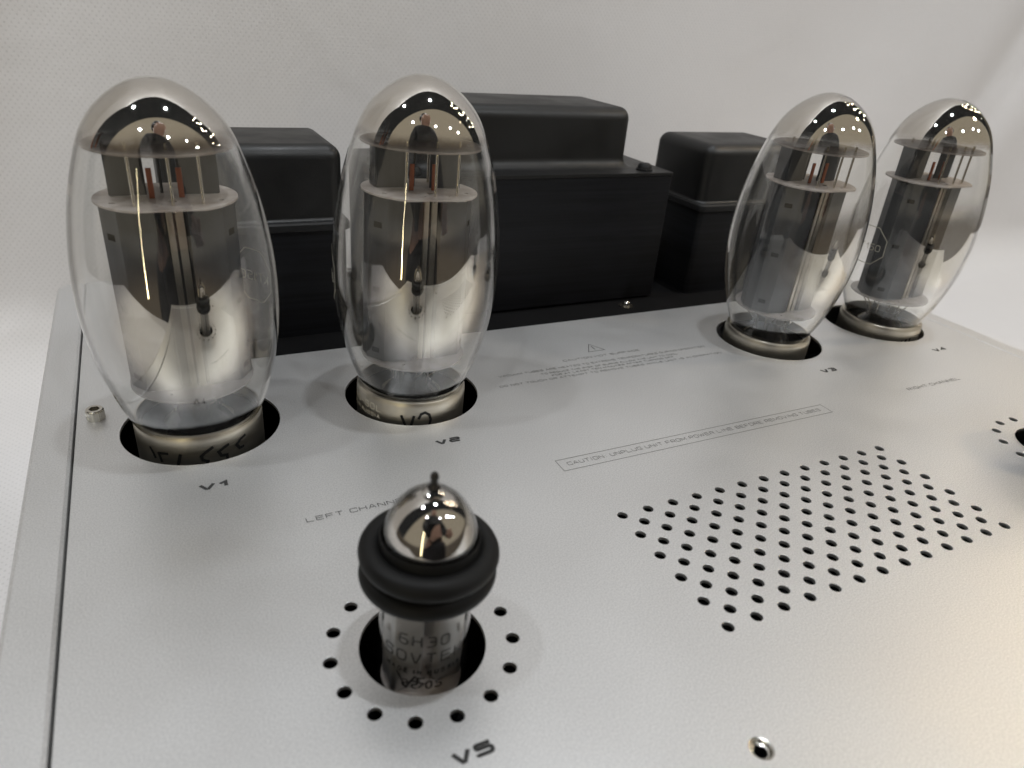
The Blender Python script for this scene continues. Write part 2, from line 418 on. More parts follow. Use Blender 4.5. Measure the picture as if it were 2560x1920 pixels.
M_SHIELD = principled('valve_plates_with_glass_sheen', (0.42, 0.41, 0.40), 0.3, 0.6)  # plates lightened; bright reflections on the glass are put into this grey
M_STRIP = principled('pale_nickel_strip', (0.66, 0.62, 0.54), 0.38, 0.85)
M_WIRE = principled('bright_nickel_wire', (0.72, 0.68, 0.60), 0.2, 1.0)
M_COPPER = principled('copper', (0.45, 0.17, 0.10), 0.42, 0.8)
def m_mica(name, col, alpha):
    mt, t = mat(name); p = t.nodes['Principled BSDF']
    n = noise(t, 1.6, 4); cm = N(t, 'ShaderNodeMix', data_type='RGBA'); t.links.new(smooth(t, n, .3, .75), cm.inputs[0])
    cm.inputs[6].default_value = (col[0] * .7, col[1] * .66, col[2] * .62, 1); cm.inputs[7].default_value = (*col, 1)
    t.links.new(cm.outputs[2], p.inputs['Base Color']); p.inputs['Roughness'].default_value = .55; p.inputs['Alpha'].default_value = alpha
    return mt
M_MICA = m_mica('coated_white_mica', (0.47, 0.43, 0.41), 1.0)
M_MICA_B = m_mica('thin_grey_mica', (0.42, 0.40, 0.40), 0.55)
M_MICA_T = m_mica('bare_brownish_mica', (0.42, 0.37, 0.34), 0.6)
M_ETCH = principled('pale_etched_mark', (0.40, 0.38, 0.31), 0.6)
M_PRINT = principled('pale_base_print', (0.62, 0.58, 0.48), 0.5)
M_MARKER = principled('black_marker', (0.006, 0.006, 0.006), 0.5)
def m_cloth():
    mt, t = mat('white_embossed_nonwoven'); p = t.nodes['Principled BSDF']
    c = N(t, 'ShaderNodeTexCoord'); s = N(t, 'ShaderNodeSeparateXYZ'); t.links.new(c.outputs['UV'], s.inputs[0])
    def wave(a, b):
        v = mth(t, 'ADD', mth(t, 'MULTIPLY', s.outputs[0], a), mth(t, 'MULTIPLY', s.outputs[1], b))
        return mth(t, 'COSINE', v)
    k = 2 * math.pi / 0.33
    dots = mth(t, 'MULTIPLY', mth(t, 'ADD', wave(k, k * .8), 1), mth(t, 'ADD', wave(k, -k * .8), 1))     # 0..4
    pit = smooth(t, dots, 1.6, 3.8)
    n = noise(t, 5, 3)
    blot = noise(t, 0.05, 3)
    v = mth(t, 'SUBTRACT', mth(t, 'ADD', .67, mth(t, 'MULTIPLY', mth(t, 'SUBTRACT', n, .5), .05)), mth(t, 'MULTIPLY', pit, .068))
    v = mth(t, 'ADD', v, mth(t, 'MULTIPLY', mth(t, 'SUBTRACT', blot, .5), .05))
    cc = N(t, 'ShaderNodeCombineColor'); t.links.new(v, cc.inputs[0]); t.links.new(mth(t, 'MULTIPLY', v, .974), cc.inputs[1]); t.links.new(mth(t, 'MULTIPLY', v, .968), cc.inputs[2])
    t.links.new(cc.outputs[0], p.inputs['Base Color']); p.inputs['Roughness'].default_value = .85; p.inputs['Specular IOR Level'].default_value = .15
    h = mth(t, 'ADD', mth(t, 'SUBTRACT', mth(t, 'MULTIPLY', n, .4), pit), mth(t, 'MULTIPLY', noise(t, 0.10, 3, .45, None, .8), 26.0)); bump(t, p, h, 0.22, 0.03)
    return mt
M_CLOTH = m_cloth()

# ================================================================== setting: white fabric that covers the table and sweeps up behind
def build_backdrop():
    prof = []          # (y, z, arc length)
    TZ, YW, RC = -9.0, 36.0, 5.0
    y = -26.0
    pts = [(y_, TZ) for y_ in (-27, -24, -22, -20, -14, -8, -2, 4, 10, 14, 18, 21, 24, 26, 28, 29.5)]
    pts += [(YW - RC + RC * math.sin(a), TZ + RC - RC * math.cos(a)) for a in [math.radians(9 * k) for k in range(0, 11)]]
    z = TZ + RC + 1.5
    while z < 150: pts.append((YW, z)); z += 1.6 if z < 45 else 6
    xs = []
    x = -82.0
    while x <= 116: xs.append(x); x += 1.6
    V, F, UV = [], [], []
    s = 0; L = [0]
    for a, b in zip(pts, pts[1:]): s += math.hypot(b[0] - a[0], b[1] - a[1]); L.append(s)
    def wr(x, s_):        # soft hanging folds, stronger towards the right
        k = max(0, min(1, (x - 25) / 30))
        d = .30 * math.sin(x * .11 + s_ * .03) + .22 * math.sin(x * .31 - s_ * .07 + 1)
        d += k * (1.5 * math.exp(-(((x - 63) * .9 - (s_ - 67) * .42) / 3.2) ** 2) - 1.0 * math.exp(-(((x - 70) * .9 - (s_ - 67) * .35) / 5) ** 2) + .5 * math.sin(x * .21 - s_ * .10))
        return d
    for j, (y_, z_) in enumerate(pts):
        up = max(0.0, min(1.0, (L[j] - 63) / 14))
        lo = max(0.0, min(1.0, (L[j] - 47) / 8))
        for x_ in xs:
            d = wr(x_, L[j])
            V.append((x_, y_ + up * d, z_ + (1 - up) * lo * (.18 + .16 * math.sin(x_ * .4 + y_ * .3)) * .6)); UV.append((x_, L[j]))
    n = len(xs)
    for j in range(len(pts) - 1):
        for i in range(n - 1): F.append((j * n + i, j * n + i + 1, (j + 1) * n + i + 1, (j + 1) * n + i))
    o = mesh('backdrop', V, F, M_CLOTH, None, True, kind='structure', label='white embossed fabric covering the table and hanging behind the amplifier')
    ul = o.data.uv_layers.new(name='UVMap')
    for lp in o.data.loops: ul.data[lp.index].uv = UV[lp.vertex_index]
build_backdrop()

# ================================================================== the amplifier
XC = 6.0
amp = empty('amplifier', (XC, 5, -9), label='silver valve amplifier with perforated top plate and black transformers', cat='amplifier')
amp.location = (0, 0, 0)
TUBES = [(-3.738, 9.648), (-11.531, 9.925), (15.579, 9.959), (23.719, 9.609)]
HOLES = [(-3.627, 9.82), (-11.475, 9.80), (15.63, 9.82), (23.47, 9.80)]
V5, V6 = (-7.599, -2.529), (19.599, -2.529)
holes = [circ(x, y, 2.64, 72) for x, y in HOLES]
for cx, cy in (V5, V6):
    holes.append(circ(cx, cy, 1.55, 56))
    for k in range(15):
        a = 2.2004 + math.radians(24) * k
        holes.append(circ(cx + 2.2305 * math.cos(a), cy + 2.2305 * math.sin(a), .174, 20))
for j in range(11):
    for i in range(13 if j % 2 == 0 else 12):
        holes.append(circ(i + (.5 if j % 2 else 0), -.5 * j, .174, 20))
CS = [(-1.73, -8.08), (13.73, -8.08)]
for x, y in CS: holes.append(circ(x, y, .29, 32))
SEAM_L, SEAM_R = -15.43, 27.43
FY, BY = -11.2, 25.8
RX0, RX1, RY0, RY1 = -13.4, 25.4, 14.62, 25.1
outer = [(SEAM_L, FY), (SEAM_R, FY), (SEAM_R, BY), (SEAM_L, BY)]
plate = sheet('top_plate', outer, holes + [[(RX0, RY0), (RX1, RY0), (RX1, RY1), (RX0, RY1)]], 0.0, 0.12, M_PLATE, amp, bev=0.006)
for side in (-1, 1):
    xs_ = (-16.72, -15.49) if side < 0 else (27.49, 28.72)
    r = .9
    if side < 0: ol = [(xs_[1], FY), (xs_[1], BY)] + [(xs_[0] + r - r * math.sin(a), BY - r + r * math.cos(a)) for a in [math.radians(15 * k) for k in range(7)]] + [(xs_[0], FY)]
    else: ol = [(xs_[0], FY), (xs_[1], FY)] + [(xs_[1] - r + r * math.cos(a), BY - r + r * math.sin(a)) for a in [math.radians(15 * k) for k in range(7)]] + [(xs_[0], BY)]
    if side < 0: ol = ol[::-1]
    cu_b = .26
    o = sheet('side_rail', ol, [], 0.0, 8.2, M_PLATE, amp, bev=0.13)
    o.data.update()
box('front_panel', -16.72, 28.72, FY - 1.0, FY - .04, -8.4, .10, M_PLATE, amp, .12)
box('rear_panel', -15.4, 27.4, BY - .35, BY - .05, -8.2, -.4, M_BLACK, amp, .03)
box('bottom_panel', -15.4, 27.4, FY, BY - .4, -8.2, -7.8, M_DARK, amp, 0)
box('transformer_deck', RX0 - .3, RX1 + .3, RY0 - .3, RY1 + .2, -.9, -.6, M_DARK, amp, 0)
box('dark_hole_backing', -15.3, 27.3, FY + .1, RY0 - .4, -4.4, -4.2, M_DARK, amp, 0)  # unseen black sheet added under the plate so its holes look dark
for x in (-13, 25):
    for y in (-8, 22): lathe('foot', [(0, -9.0), (1.3, -9.0), (1.5, -8.8), (1.5, -8.2), (0, -8.2)], M_RUBBER, amp, 32, at=(x, y, 0))

# printing on the plate
def P(name, s, x0, y0, h, length, th=None, mt=M_INK): return printed(name, s, x0, y0, h, length, th or h * .14, mt, plate)
P('valve_number', 'V1', -11.97, 5.66, .34, .88, .094); P('valve_number', 'V2', -4.09, 5.76, .31, .95, .094)
P('valve_number', 'V3', 15.25, 5.75, .33, .95, .094); P('valve_number', 'V4', 23.42, 5.78, .33, .98, .094)
P('valve_number', 'V5', -8.10, -5.88, .33, .95, .094); P('valve_number', 'V6', 19.1, -5.88, .33, .95, .094)
P('channel_name', 'LEFT CHANNEL', -9.24, 3.03, .21, 3.3, .026); P('channel_name', 'RIGHT CHANNEL', 17.85, 3.11, .21, 3.7, .026)
P('caution_line', 'CAUTION: UNPLUG UNIT FROM POWER LINE BEFORE REMOVING TUBES', -.22, 3.04, .2, 12.35, .024, M_INKF)
V, F = [], []
ribbon([Vector(p) for p in ((-.54, 2.79), (12.52, 2.79), (12.52, 3.45), (-.54, 3.45))], True, .022, V, F)
mesh('caution_box', [(v.x, v.y, .006) for v in V], F, M_INKF, plate)
HOT = [('CAUTION HOT SURFACE', 10.44, 4.2, .16), ('VACUUM TUBES ARE HEATED TO EXTREME TEMPERATURES DURING OPERATION', 9.88, 11.2, .155),
       ('TO REDUCE THE RISK OF BURNS ALLOW THE UNIT TO COOL', 9.56, 7.4, .135), ('FOR AT LEAST TEN MINUTES AFTER TURNING OFF', 9.32, 6.6, .125),
       ('DO NOT TOUCH OR ATTEMPT TO REMOVE TUBES WHILE UNIT IS IN OPERATION', 9.03, 11.9, .15)]
for s_, y_, ln, h_ in HOT: printed('hot_surface_line', s_, 5.9, y_, h_, ln, .022, M_INKF, plate, centre=True)
V, F = [], []
ribbon([Vector(p) for p in ((5.48, 11.03), (6.38, 11.03), (5.93, 11.78))], True, .035, V, F); ribbon([Vector((5.93, 11.2)), Vector((5.93, 11.55))], False, .05, V, F)
mesh('warning_triangle', [(v.x, v.y, .006) for v in V], F, M_INKF, plate)

# screws
def socket_screw(x, y, z, rr, h, parent, mt, name='socket_screw'):
    n = 96; V, F = [], []
    def ring(f, z_): 
        b = len(V)
        for k in range(n):
            a = 2 * math.pi * k / n; q = f(k, a); V.append((x + q * math.cos(a), y + q * math.sin(a), z + z_))
        return b
    kn = lambda k, a: rr * (1 if (k // 2) % 2 else .955)
    hexr = lambda k, a: rr * .52 / math.cos((a % (math.pi / 3)) - math.pi / 6)
    rs = [ring(lambda k, a: rr * .94, 0), ring(lambda k, a: rr * .955, .04 * rr), ring(kn, .1 * rr), ring(kn, h - .22 * rr), ring(lambda k, a: rr * .95, h - .1 * rr), ring(lambda k, a: rr * .87, h), ring(hexr, h), ring(lambda k, a: hexr(k, a) * .98, h * .35)]
    for a, b in zip(rs, rs[1:]):
        for k in range(n): F.append((a + k, a + (k + 1) % n, b + (k + 1) % n, b + k))
    F.append(tuple(rs[-1] + k for k in range(n)))
    o = mesh(name, V, F, mt, parent, False); fixnormals(o); return o
for x in (-14.83, 26.83): socket_screw(x, 11.28, 0, .30, .40, amp, M_STEEL)
for x, y in CS:
    cs = lathe('countersunk_screw', [(.288, -.02), (.25, -.03), (.20, -.11), (.165, -.12), (.16, -.42), (0, -.42)], M_STEEL, amp, 32, at=(x, y, 0))
    lathe('screw_socket_shade', [(.155, -.20), (.15, -.40), (0, -.41)], M_DARK, cs, 6, at=(x, y, 0))  # black lining paints the shade down in the hex recess
lathe('deck_screw', [(0, .30), (.12, .30), (.2, .24), (.22, .12), (.22, .05), (.42, .05), (.42, 0), (0, 0)], M_STEEL, amp, 32, at=(11.7, 16.95, -.6))
lathe('deck_screw', [(0, .30), (.12, .30), (.2, .24), (.22, .12), (.22, .05), (.42, .05), (.42, 0), (0, 0)], M_STEEL, amp, 32, at=(.3, 16.95, -.6))

# transformers
def cap_rings(x0, x1, y0, y1, z0, z1, rad, flare=.0):
    g = []
    if flare:
        for k in range(6):
            a = math.radians(90 * k / 5); e = flare * (1 - math.sin(a)); zz = z0 + flare * (1 - math.cos(a)); g.append((zz, x0 - e, x1 + e, y0 - e, y1 + e, rad + e))
    else: g.append((z0, x0, x1, y0, y1, rad))
    R_ = min(rad, .62)
    for k in range(7):
        a = math.radians(90 * k / 6); e = R_ * (1 - math.cos(a)); g.append((z1 - R_ + R_ * math.sin(a), x0 + e, x1 - e, y0 + e, y1 - e, max(rad - e, .04)))
    return g
for x0, lab in ((-11.75, 'black output transformer behind valves V1 and V2'), (16.45, 'black output transformer behind valves V3 and V4')):
    x1 = x0 + (7.75 if x0 < 0 else 7.3)
    tr = loft('output_transformer', [(-.6, x0 + .1, x1 - .1, 17.75, 23.2, .3), (4.45, x0 + .1, x1 - .1, 17.75, 23.2, .3)], M_LAM, amp, label=lab)
    loft('flange', [(4.47, x0 - .02, x1 + .02, 17.6, 23.35, .35), (4.5, x0 - .08, x1 + .08, 17.54, 23.4, .4), (4.78, x0 - .08, x1 + .08, 17.54, 23.4, .4), (4.86, x0 - .02, x1 + .02, 17.6, 23.35, .35)], M_BLACKF, tr)
    loft('cover', cap_rings(x0 + .12, x1 - .12, 17.95, 23.1, 4.86, 8.12, .62, .16), M_BLACK, tr)
tr = loft('power_transformer', [(-.45, -2.1, 14.1, 17.85, 25.0, .06), (6.52, -2.1, 14.1, 17.85, 25.0, .06)], M_LAM, amp, label='large black power transformer in the middle')
loft('flange', [(6.54, -2.14, 14.14, 17.81, 25.02, .1), (6.70, -2.14, 14.14, 17.81, 25.02, .1)], M_BLACK, tr)
loft('cover', cap_rings(-.05, 12.05, 19.35, 24.75, 6.70, 9.78, .7, .55), M_BLACK, tr)
for x, y in ((12.7, 18.6), (-.7, 18.6), (12.7, 24.3), (-.7, 24.3)):
    lathe('bolt', [(.46, 6.70), (.46, 6.78), (.40, 6.80), (.38, 6.95), (.28, 7.06), (0, 7.10)], M_BLACKF, tr, 32, at=(x, y, 0))

# ================================================================== big power valves
PROF = [(0.75, 2.075), (1.197, 2.265), (1.638, 2.43), (2.071, 2.563), (2.497, 2.678), (2.916, 2.779), (3.328, 2.863), (3.732, 2.927), (4.129, 2.973), (4.518, 3.005), (4.899, 3.023), (5.272, 3.028), (5.638, 3.022), (5.996, 3.007), (6.345, 2.985), (6.686, 2.953), (7.019, 2.913), (7.343, 2.867), (7.658, 2.816), (7.965, 2.762), (8.262, 2.7), (8.551, 2.632), (8.829, 2.559), (9.098, 2.482), (9.358, 2.4), (9.607, 2.316), (9.845, 2.232), (10.073, 2.144), (10.29, 2.044), (10.495, 1.929), (10.688, 1.797), (10.869, 1.649), (11.036, 1.487), (11.19, 1.316), (11.329, 1.136), (11.453, 0.949), (11.559, 0.754), (11.645, 0.544), (11.709, 0.313), (11.74, 0.0)]
def offset_prof(pr, d):
    out = []
    for i, (z, r) in enumerate(pr):
        a, b = pr[max(i - 1, 0)], pr[min(i + 1, len(pr) - 1)]
        tz, tr_ = b[0] - a[0], b[1] - a[1]
        if i == len(pr) - 1: nz, nr = 1, 0
        else:
            l_ = math.hypot(tz, tr_); nz, nr = -tr_ / l_, tz / l_
        out.append((max(r - d * nr, 0), z - d * nz))
    return out
def bulb_r(z, dz=0):
    z -= dz
    for (a, ra), (b, rb) in zip(PROF, PROF[1:]):
        if a <= z <= b: return ra + (rb - ra) * (z - a) / (b - a)
    return PROF[0][1]
def outward(o, sgn=1):
    bm = bmesh.new(); bm.from_mesh(o.data); bm.normal_update()
    fl = [f for f in bm.faces if (f.normal.x * f.calc_center_median().x + f.normal.y * f.calc_center_median().y + f.normal.z * .002) * sgn < 0]
    bmesh.ops.reverse_faces(bm, faces=fl); bm.to_mesh(o.data); bm.free()
def hand(name, strokes, rad, mt, parent, th=.10):
    """handwriting: strokes of (heading deg, z) on a cylinder"""
    V, F = [], []
    for st in strokes:
        P_ = []
        for (a0, z0), (a1, z1) in zip(st, st[1:]):
            for k in range(6): P_.append(Vector((math.radians(a0 + (a1 - a0) * k / 6) * rad, z0 + (z1 - z0) * k / 6)))
        P_.append(Vector((math.radians(st[-1][0]) * rad, st[-1][1])))
        ribbon(P_, False, th, V, F)
    return mesh(name, [((rad + .012) * math.cos(v.x / rad), (rad + .012) * math.sin(v.x / rad), v.y) for v in V], F, mt, parent)
def power_valve(label, xy, tilt, gdz, zoff, clear, full, patch_az, mark=None, strokes=None, prints=None):
    root = empty('power_valve', (xy[0], xy[1], 0), label=label, cat='valve', group='power valves')
    root.rotation_euler = (-tilt[1], tilt[0], 0)
    # metal base, its rim rolled over the glass
    base = lathe('base', [(1.9, -3.6), (2.1, -3.5), (2.12, .36), (2.105, .52), (2.05, .60), (1.98, .62), (1.97, .50), (1.97, .12)], M_BASE, root, 96)
    base.location.z = zoff * S
    lathe('base_cement_shade', [(1.96, .16), (1.5, .22), (0, .24)], M_DARK, base, 64)  # cement disc coloured black to paint the base interior in shade
    if strokes: hand('marker_writing', strokes, 2.12, M_MARKER, base)
    if prints:
        for s_, az, z_, h_, wd in prints:
            V, F, w_ = text_data(s_, h_, wd, .035, h_ * .28)
            wrapped('base_print', [v - Vector((w_ / 2, 0)) for v in V], F, lambda z: 2.115, math.radians(az) - w_ / 2 / 2.12, z_, M_PRINT, base)
    # glass envelope: outer and inner skin
    ou = [(r, z + gdz) for z, r in PROF]; inn = [(r, z + gdz) for r, z in offset_prof(PROF, .05)]
    neck = [(1.955, -.2), (1.955, .3), (1.99, .62 + max(gdz, -.1)), ]
    g = lathe('glass_envelope', neck + ou, M_GLASS, root, 128)
    gi = lathe('inner_glass_skin', [(1.86, -.2), (1.86, .4)] + inn, M_GLASS_IN, g, 128); outward(g); outward(gi, -1)
    # mirror film in the dome
    dm = [(r, z + gdz) for r, z in offset_prof(PROF, .012) if z > 9.0]
    lathe('getter_mirror', dm, m_mirror('getter_mirror_film', dome_fac(clear + gdz, full + gdz), (0.67, 0.635, 0.59), .03), g, 128)
    # round mirror film low on the front
    V, F = [], []; off = offset_prof(PROF, .06); zz = [(r, z) for r, z in off if 1.6 < z < 8.4]; na = 40
    for r, z in zz:
        for k in range(na + 1):
            a = math.radians(patch_az - 62 + 124 * k / na); V.append((r * math.cos(a), r * math.sin(a), z + gdz))
    for j in range(len(zz) - 1):
        for k in range(na): b = j * (na + 1) + k; F.append((b, b + 1, b + na + 2, b + na + 1))
    mesh('getter_patch', V, F, m_mirror('getter_patch_film', patch_fac(patch_az, 4.85 + gdz, 50, 2.75, .80), (0.80, 0.75, 0.66), .03, (0.40, 0.36, 0.34)), g, True)
    if mark:
        az, zc, sz, mir = mark
        V, F = [], []
        oc = [Vector((sz * .5 * math.cos(math.radians(22.5 + 45 * k)) * 1.08, sz * .5 * math.sin(math.radians(22.5 + 45 * k)) * 1.08 + sz / 2)) for k in range(8)]
        fine = []
        for a, b in zip(oc, oc[1:] + oc[:1]):
            fine += [a + (b - a) * (k / 4) for k in range(4)]
        ribbon(fine, True, .035, V, F)
        tv, tf, tw = text_data('KT150', .34, .25, .035, .07); b0 = len(V)
        V += [Vector((v.x - tw / 2, v.y + sz * .38)) for v in tv]; F += [tuple(i + b0 for i in f) for f in tf]
        wrapped('etched_mark', V, F, lambda z: bulb_r(z, gdz), math.radians(az), zc - sz / 2, M_ETCH, g)
    # electrode cage
    mz = zoff
    pl = [(-1.9, -.3), (-1.45, -.95), (-.45, -1.1), (-.38, -.82), (.38, -.82), (.45, -1.1), (1.45, -.95), (1.9, -.3)]
    pl = pl + [(-x, -y) for x, y in pl]
    n = len(pl); zl = [(1.95 + mz), (7.93 + mz)]
    V = [(x, y, z) for z in zl for x, y in pl]; F = [(k, (k + 1) % n, n + (k + 1) % n, n + k) for k in range(n)] + [tuple(range(n))[::-1], tuple(n + k for k in range(n))]
    an = mesh('anode', V, F, M_ANODE, root); fixnormals(an)
    for sx_, ax, ay, bx, by in ((-1, -1.9, -.3, -1.45, -.95), (1, 1.45, -.95, 1.9, -.3)):
        d = Vector((bx - ax, by - ay)); d.normalize(); nn = Vector((d.y, -d.x))
        if nn.y > 0: nn = -nn
        c = Vector(((ax + bx) / 2, (ay + by) / 2))
        for zc in (7.05, 4.72, 2.4):
            q = [c + d * s1 * .17 + nn * .008 for s1 in (-1, 1)]
            mesh('slot_shade', [(q[0].x, q[0].y, zc - .1), (q[1].x, q[1].y, zc - .1), (q[1].x, q[1].y, zc + .1), (q[0].x, q[0].y, zc + .1)], [(0, 1, 2, 3)], M_SLOT, an)  # flat black plate laid on the anode, painting a shaded opening
    for x0, x1 in ((-.14, .04), (.12, .34)): box('strip', x0, x1, -.95, -.86, 1.9 + mz, 7.98 + mz, M_STRIP, an, .01)
    # mica spacers
    def mica(name, rx, ry, z, mt, hl, flat=None):
        ol = []
        for k in range(72):
            a = 2 * math.pi * k / 72; x, y = rx * math.cos(a), ry * math.sin(a)
            if flat: y = max(-flat, min(flat, y))
            ol.append((x, y))
        return sheet(name, ol, [circ(x, y, r_, 12) for x, y, r_ in hl], z + .035, .07, mt, root, bev=.006)
    mica('mica_disc', 2.08, 2.08, 9.60 + mz, M_MICA_T, [(-1.6, -.5, .12), (1.55, -.6, .12), (1.2, 1.2, .14), (-1.1, 1.2, .12)])
    mica('mica_disc', 2.04, 1.98, 8.02 + mz, M_MICA, [(-1.5, -.7, .1), (1.45, -.75, .1), (-.25, -1.2, .07), (.62, -1.25, .07), (.1, -.75, .13), (-.75, -.9, .06)], 1.72)
    mica('mica_disc', 1.96, 1.96, 1.86 + mz, M_MICA_B, [(-1.3, -.8, .1), (1.2, -.8, .1), (-.8, -1.25, .08)])
    # cooling fins and rods between the upper spacers
    for x0, x1, y_ in ((-1.55, -.55, .05), (.35, 1.5, .0)):
        f = box('fin', x0, x1, y_ - .03, y_ + .03, 8.08 + mz, 9.56 + mz, M_ANODE, root, .01)
        box('fin_fold', (x0 if x0 < 0 else x1) - .03, (x0 if x0 < 0 else x1) + .03, y_ + .04, y_ + .75, 8.08 + mz, 9.56 + mz, M_ANODE, f, .01)
    for x, y in ((-.92, -1.22), (.10, -1.28), (.93, -1.18), (-.6, 1.1), (.7, 1.1)):
        tube('rod', [(x, y, 7.85 + mz), (x, y, 9.85 + mz)], .05, M_WIRE, root)
    for x in (-.42, .40): box('grid_post', x - .08, x + .08, -.34, -.28, 8.06 + mz, 8.95 + mz, M_COPPER, root, .012)
    tube('getter_rod', [(-.12, .35, 8.06 + mz), (-.12, .3, 9.6 + mz), (-.1, .2, 10.2 + mz)], .045, M_ANODE, root)
    lathe('getter_cup', [(0, 10.2), (.40, 10.2), (.44, 10.26), (.40, 10.30), (.18, 10.30), (.15, 10.26), (0, 10.26)], M_ANODE, root, 32, at=(-.1, .15, mz))
    tube('getter_loop', [(-1.75, -.9, 9.62 + mz), (-1.62, -.95, 10.0 + mz), (-1.5, -.95, 10.35 + mz + min(gdz, 0)), (-1.4, -.9, 10.3 + mz + min(gdz, 0)), (-1.5, -.8, 9.95 + mz), (-1.65, -.85, 9.64 + mz)], .022, M_COPPER, root, 8)
    # stem wires in the neck
    lathe('stem', [(0, 1.2), (.5, 1.2), (.62, 1.1), (.7, .6), (1.3, .1), (1.7, -.15), (1.7, -.25), (0, -.25)], M_GLASS_S, root, 48, at=(0, 0, mz))
    rnd = random.Random(int(xy[0] * 100))
    for k in range(9):
        a = 2 * math.pi * k / 9 + .3; r0, r1 = .75, 1.25
        tube('stem_wire', [(r0 * math.cos(a), r0 * math.sin(a), .2 + mz), (r0 * 1.1 * math.cos(a), r0 * 1.1 * math.sin(a), 1.0 + mz), (r1 * math.cos(a + .2), r1 * math.sin(a + .2), 1.35 + rnd.random() * .2 + mz), (r1 * math.cos(a + .2), r1 * math.sin(a + .2), 1.84 + mz)], .032, M_WIRE, root, 8)
    return root
S_V2 = [[(-119, .10), (-114, -.35), (-111, -.62)], [(-106, .10), (-108.5, -.3), (-111, -.62)], [(-101.5, -.05), (-99, .16), (-95, .22), (-90.5, .12), (-88.5, -.1), (-90, -.35), (-95, -.6)]]
S_V1 = [[(-123, -.02), (-132, -.05), (-134, -.10)], [(-133, -.05), (-130.5, -.4)], [(-142, .1), (-139, -.1), (-137, -.3)], [(-112, .0), (-113.5, -.18), (-116, -.5)],
        [(-84, .16), (-90, .03), (-95, -.12), (-94, -.28), (-90, -.35), (-92, -.55)], [(-70, .1), (-75, .03), (-80, -.08), (-78, -.25), (-73, -.28), (-73, -.5)], [(-52, .18), (-58, .1), (-63, -.04), (-60, -.22), (-55, -.22)]]
S_V4 = [[(-114, -.12), (-112, -.45)], [(-106, -.05), (-110, -.5)], [(-99, .02), (-103, -.35)], [(-93, .08), (-92, -.4)]]
power_valve('large valve at far left by the hex screw, above the V1 print', TUBES[1], (-.006, -.001), -.261, .03, 9.8, 10.6, -93, mark=(33, 4.75, 1.9, 1), strokes=S_V1)
power_valve('large valve second from left, with V2 written on its base', TUBES[0], (.029, .012), .135, .08, 9.6, 10.2, -97, mark=(163, 5.0, 1.9, 1), strokes=S_V2,
            prints=[('TUNG-SOL', -140.5, .03, .27, .23), ('MADE IN RUSSIA', -142, -.26, .17, .15)])
power_valve('large valve third from left, in front of the V4 valve', TUBES[2], (.009, -.021), .118, -.08, 9.55, 10.15, -95)
power_valve('large valve at far right of the row, partly hidden by its neighbour', TUBES[3], (-.002, -.008), .127, -.05, 9.55, 10.15, -100, mark=(180, 4.75, 1.9, 1), strokes=S_V4)

# ================================================================== small driver valves with rubber damper rings
def small_valve(label, xy, tilt, view_az):
    root = empty('driver_valve', (xy[0], xy[1], 0), label=label, cat='valve', group='driver valves')
    root.rotation_euler = (-tilt[1], tilt[0], 0)
    pr = [(1.09, -2.4), (1.09, 3.2)]
    for k in range(1, 13):
        a = math.radians(90 * k / 12); pr.append((1.09 * math.cos(a) ** .95 if k < 12 else 0.0, 3.2 + 1.38 * math.sin(a)))
    pr = pr[:-1]
    tip = [(.30, 4.60), (.16, 4.68), (.10, 4.76), (.085, 4.84), (.10, 4.92), (.09, 5.0), (.05, 5.05), (0, 5.06)]
    g = lathe('glass_envelope', [(0, -2.5), (1.0, -2.5)] + pr + tip[:2], M_GLASS_S, root, 96)
    lathe('exhaust_tip', tip[1:], M_TIP, g, 32)
    inn = [(r - .05, z - .03) for r, z in pr[1:]] + [(.26, 4.56), (.13, 4.65), (0, 4.68)]
    lathe('getter_mirror', [(1.04, 2.7)] + inn, m_mirror('driver_getter_film', dome_fac(2.6, 2.9, .1), (0.62, 0.595, 0.565), .03), g, 96)
    for s_, z_, h_, wd, du in (('6H30', 1.02, .34, .24, .05), ('SOVTEK', .50, .34, .27, .18), ('MADE IN RUSSIA', .14, .17, .12, .1), ('22 05', -.32, .26, .17, .62)):
        V, F, w_ = text_data(s_, h_, wd, .042, h_ * .25)
        wrapped('glass_print', [v - Vector((w_ / 2 - du, 0)) for v in V], F, lambda z: 1.09, math.radians(view_az), z_, M_MARKER, g, eps=.008)
    hand('marker_writing', [[(view_az - 33, .12), (view_az - 26, -.1), (view_az - 20, -.34)], [(view_az - 8, .1), (view_az - 14, -.1), (view_az - 20, -.34)], [(view_az + 4, .05), (view_az - 6, .03), (view_az - 5, -.08), (view_az + 2, -.14), (view_az - 4, -.28)]], 1.09, M_MARKER, g, .05)
    for sx_ in (-1, 1):
        loft('anode', [(-.9, .52 * sx_ - .4, .52 * sx_ + .4, -.42, .42, .14), (2.3, .52 * sx_ - .4, .52 * sx_ + .4, -.42, .42, .14)], M_SHIELD, root)
    for z_ in (-1.0, 2.35): lathe('mica_disc', [(0, z_), (1.0, z_), (1.0, z_ + .05), (0, z_ + .05)], M_MICA, root, 48)
    lathe('socket', [(0, -3.4), (1.3, -3.4), (1.3, -2.0), (1.12, -2.0), (1.12, -2.3), (0, -2.3)], M_DARK, root, 48)
    return root
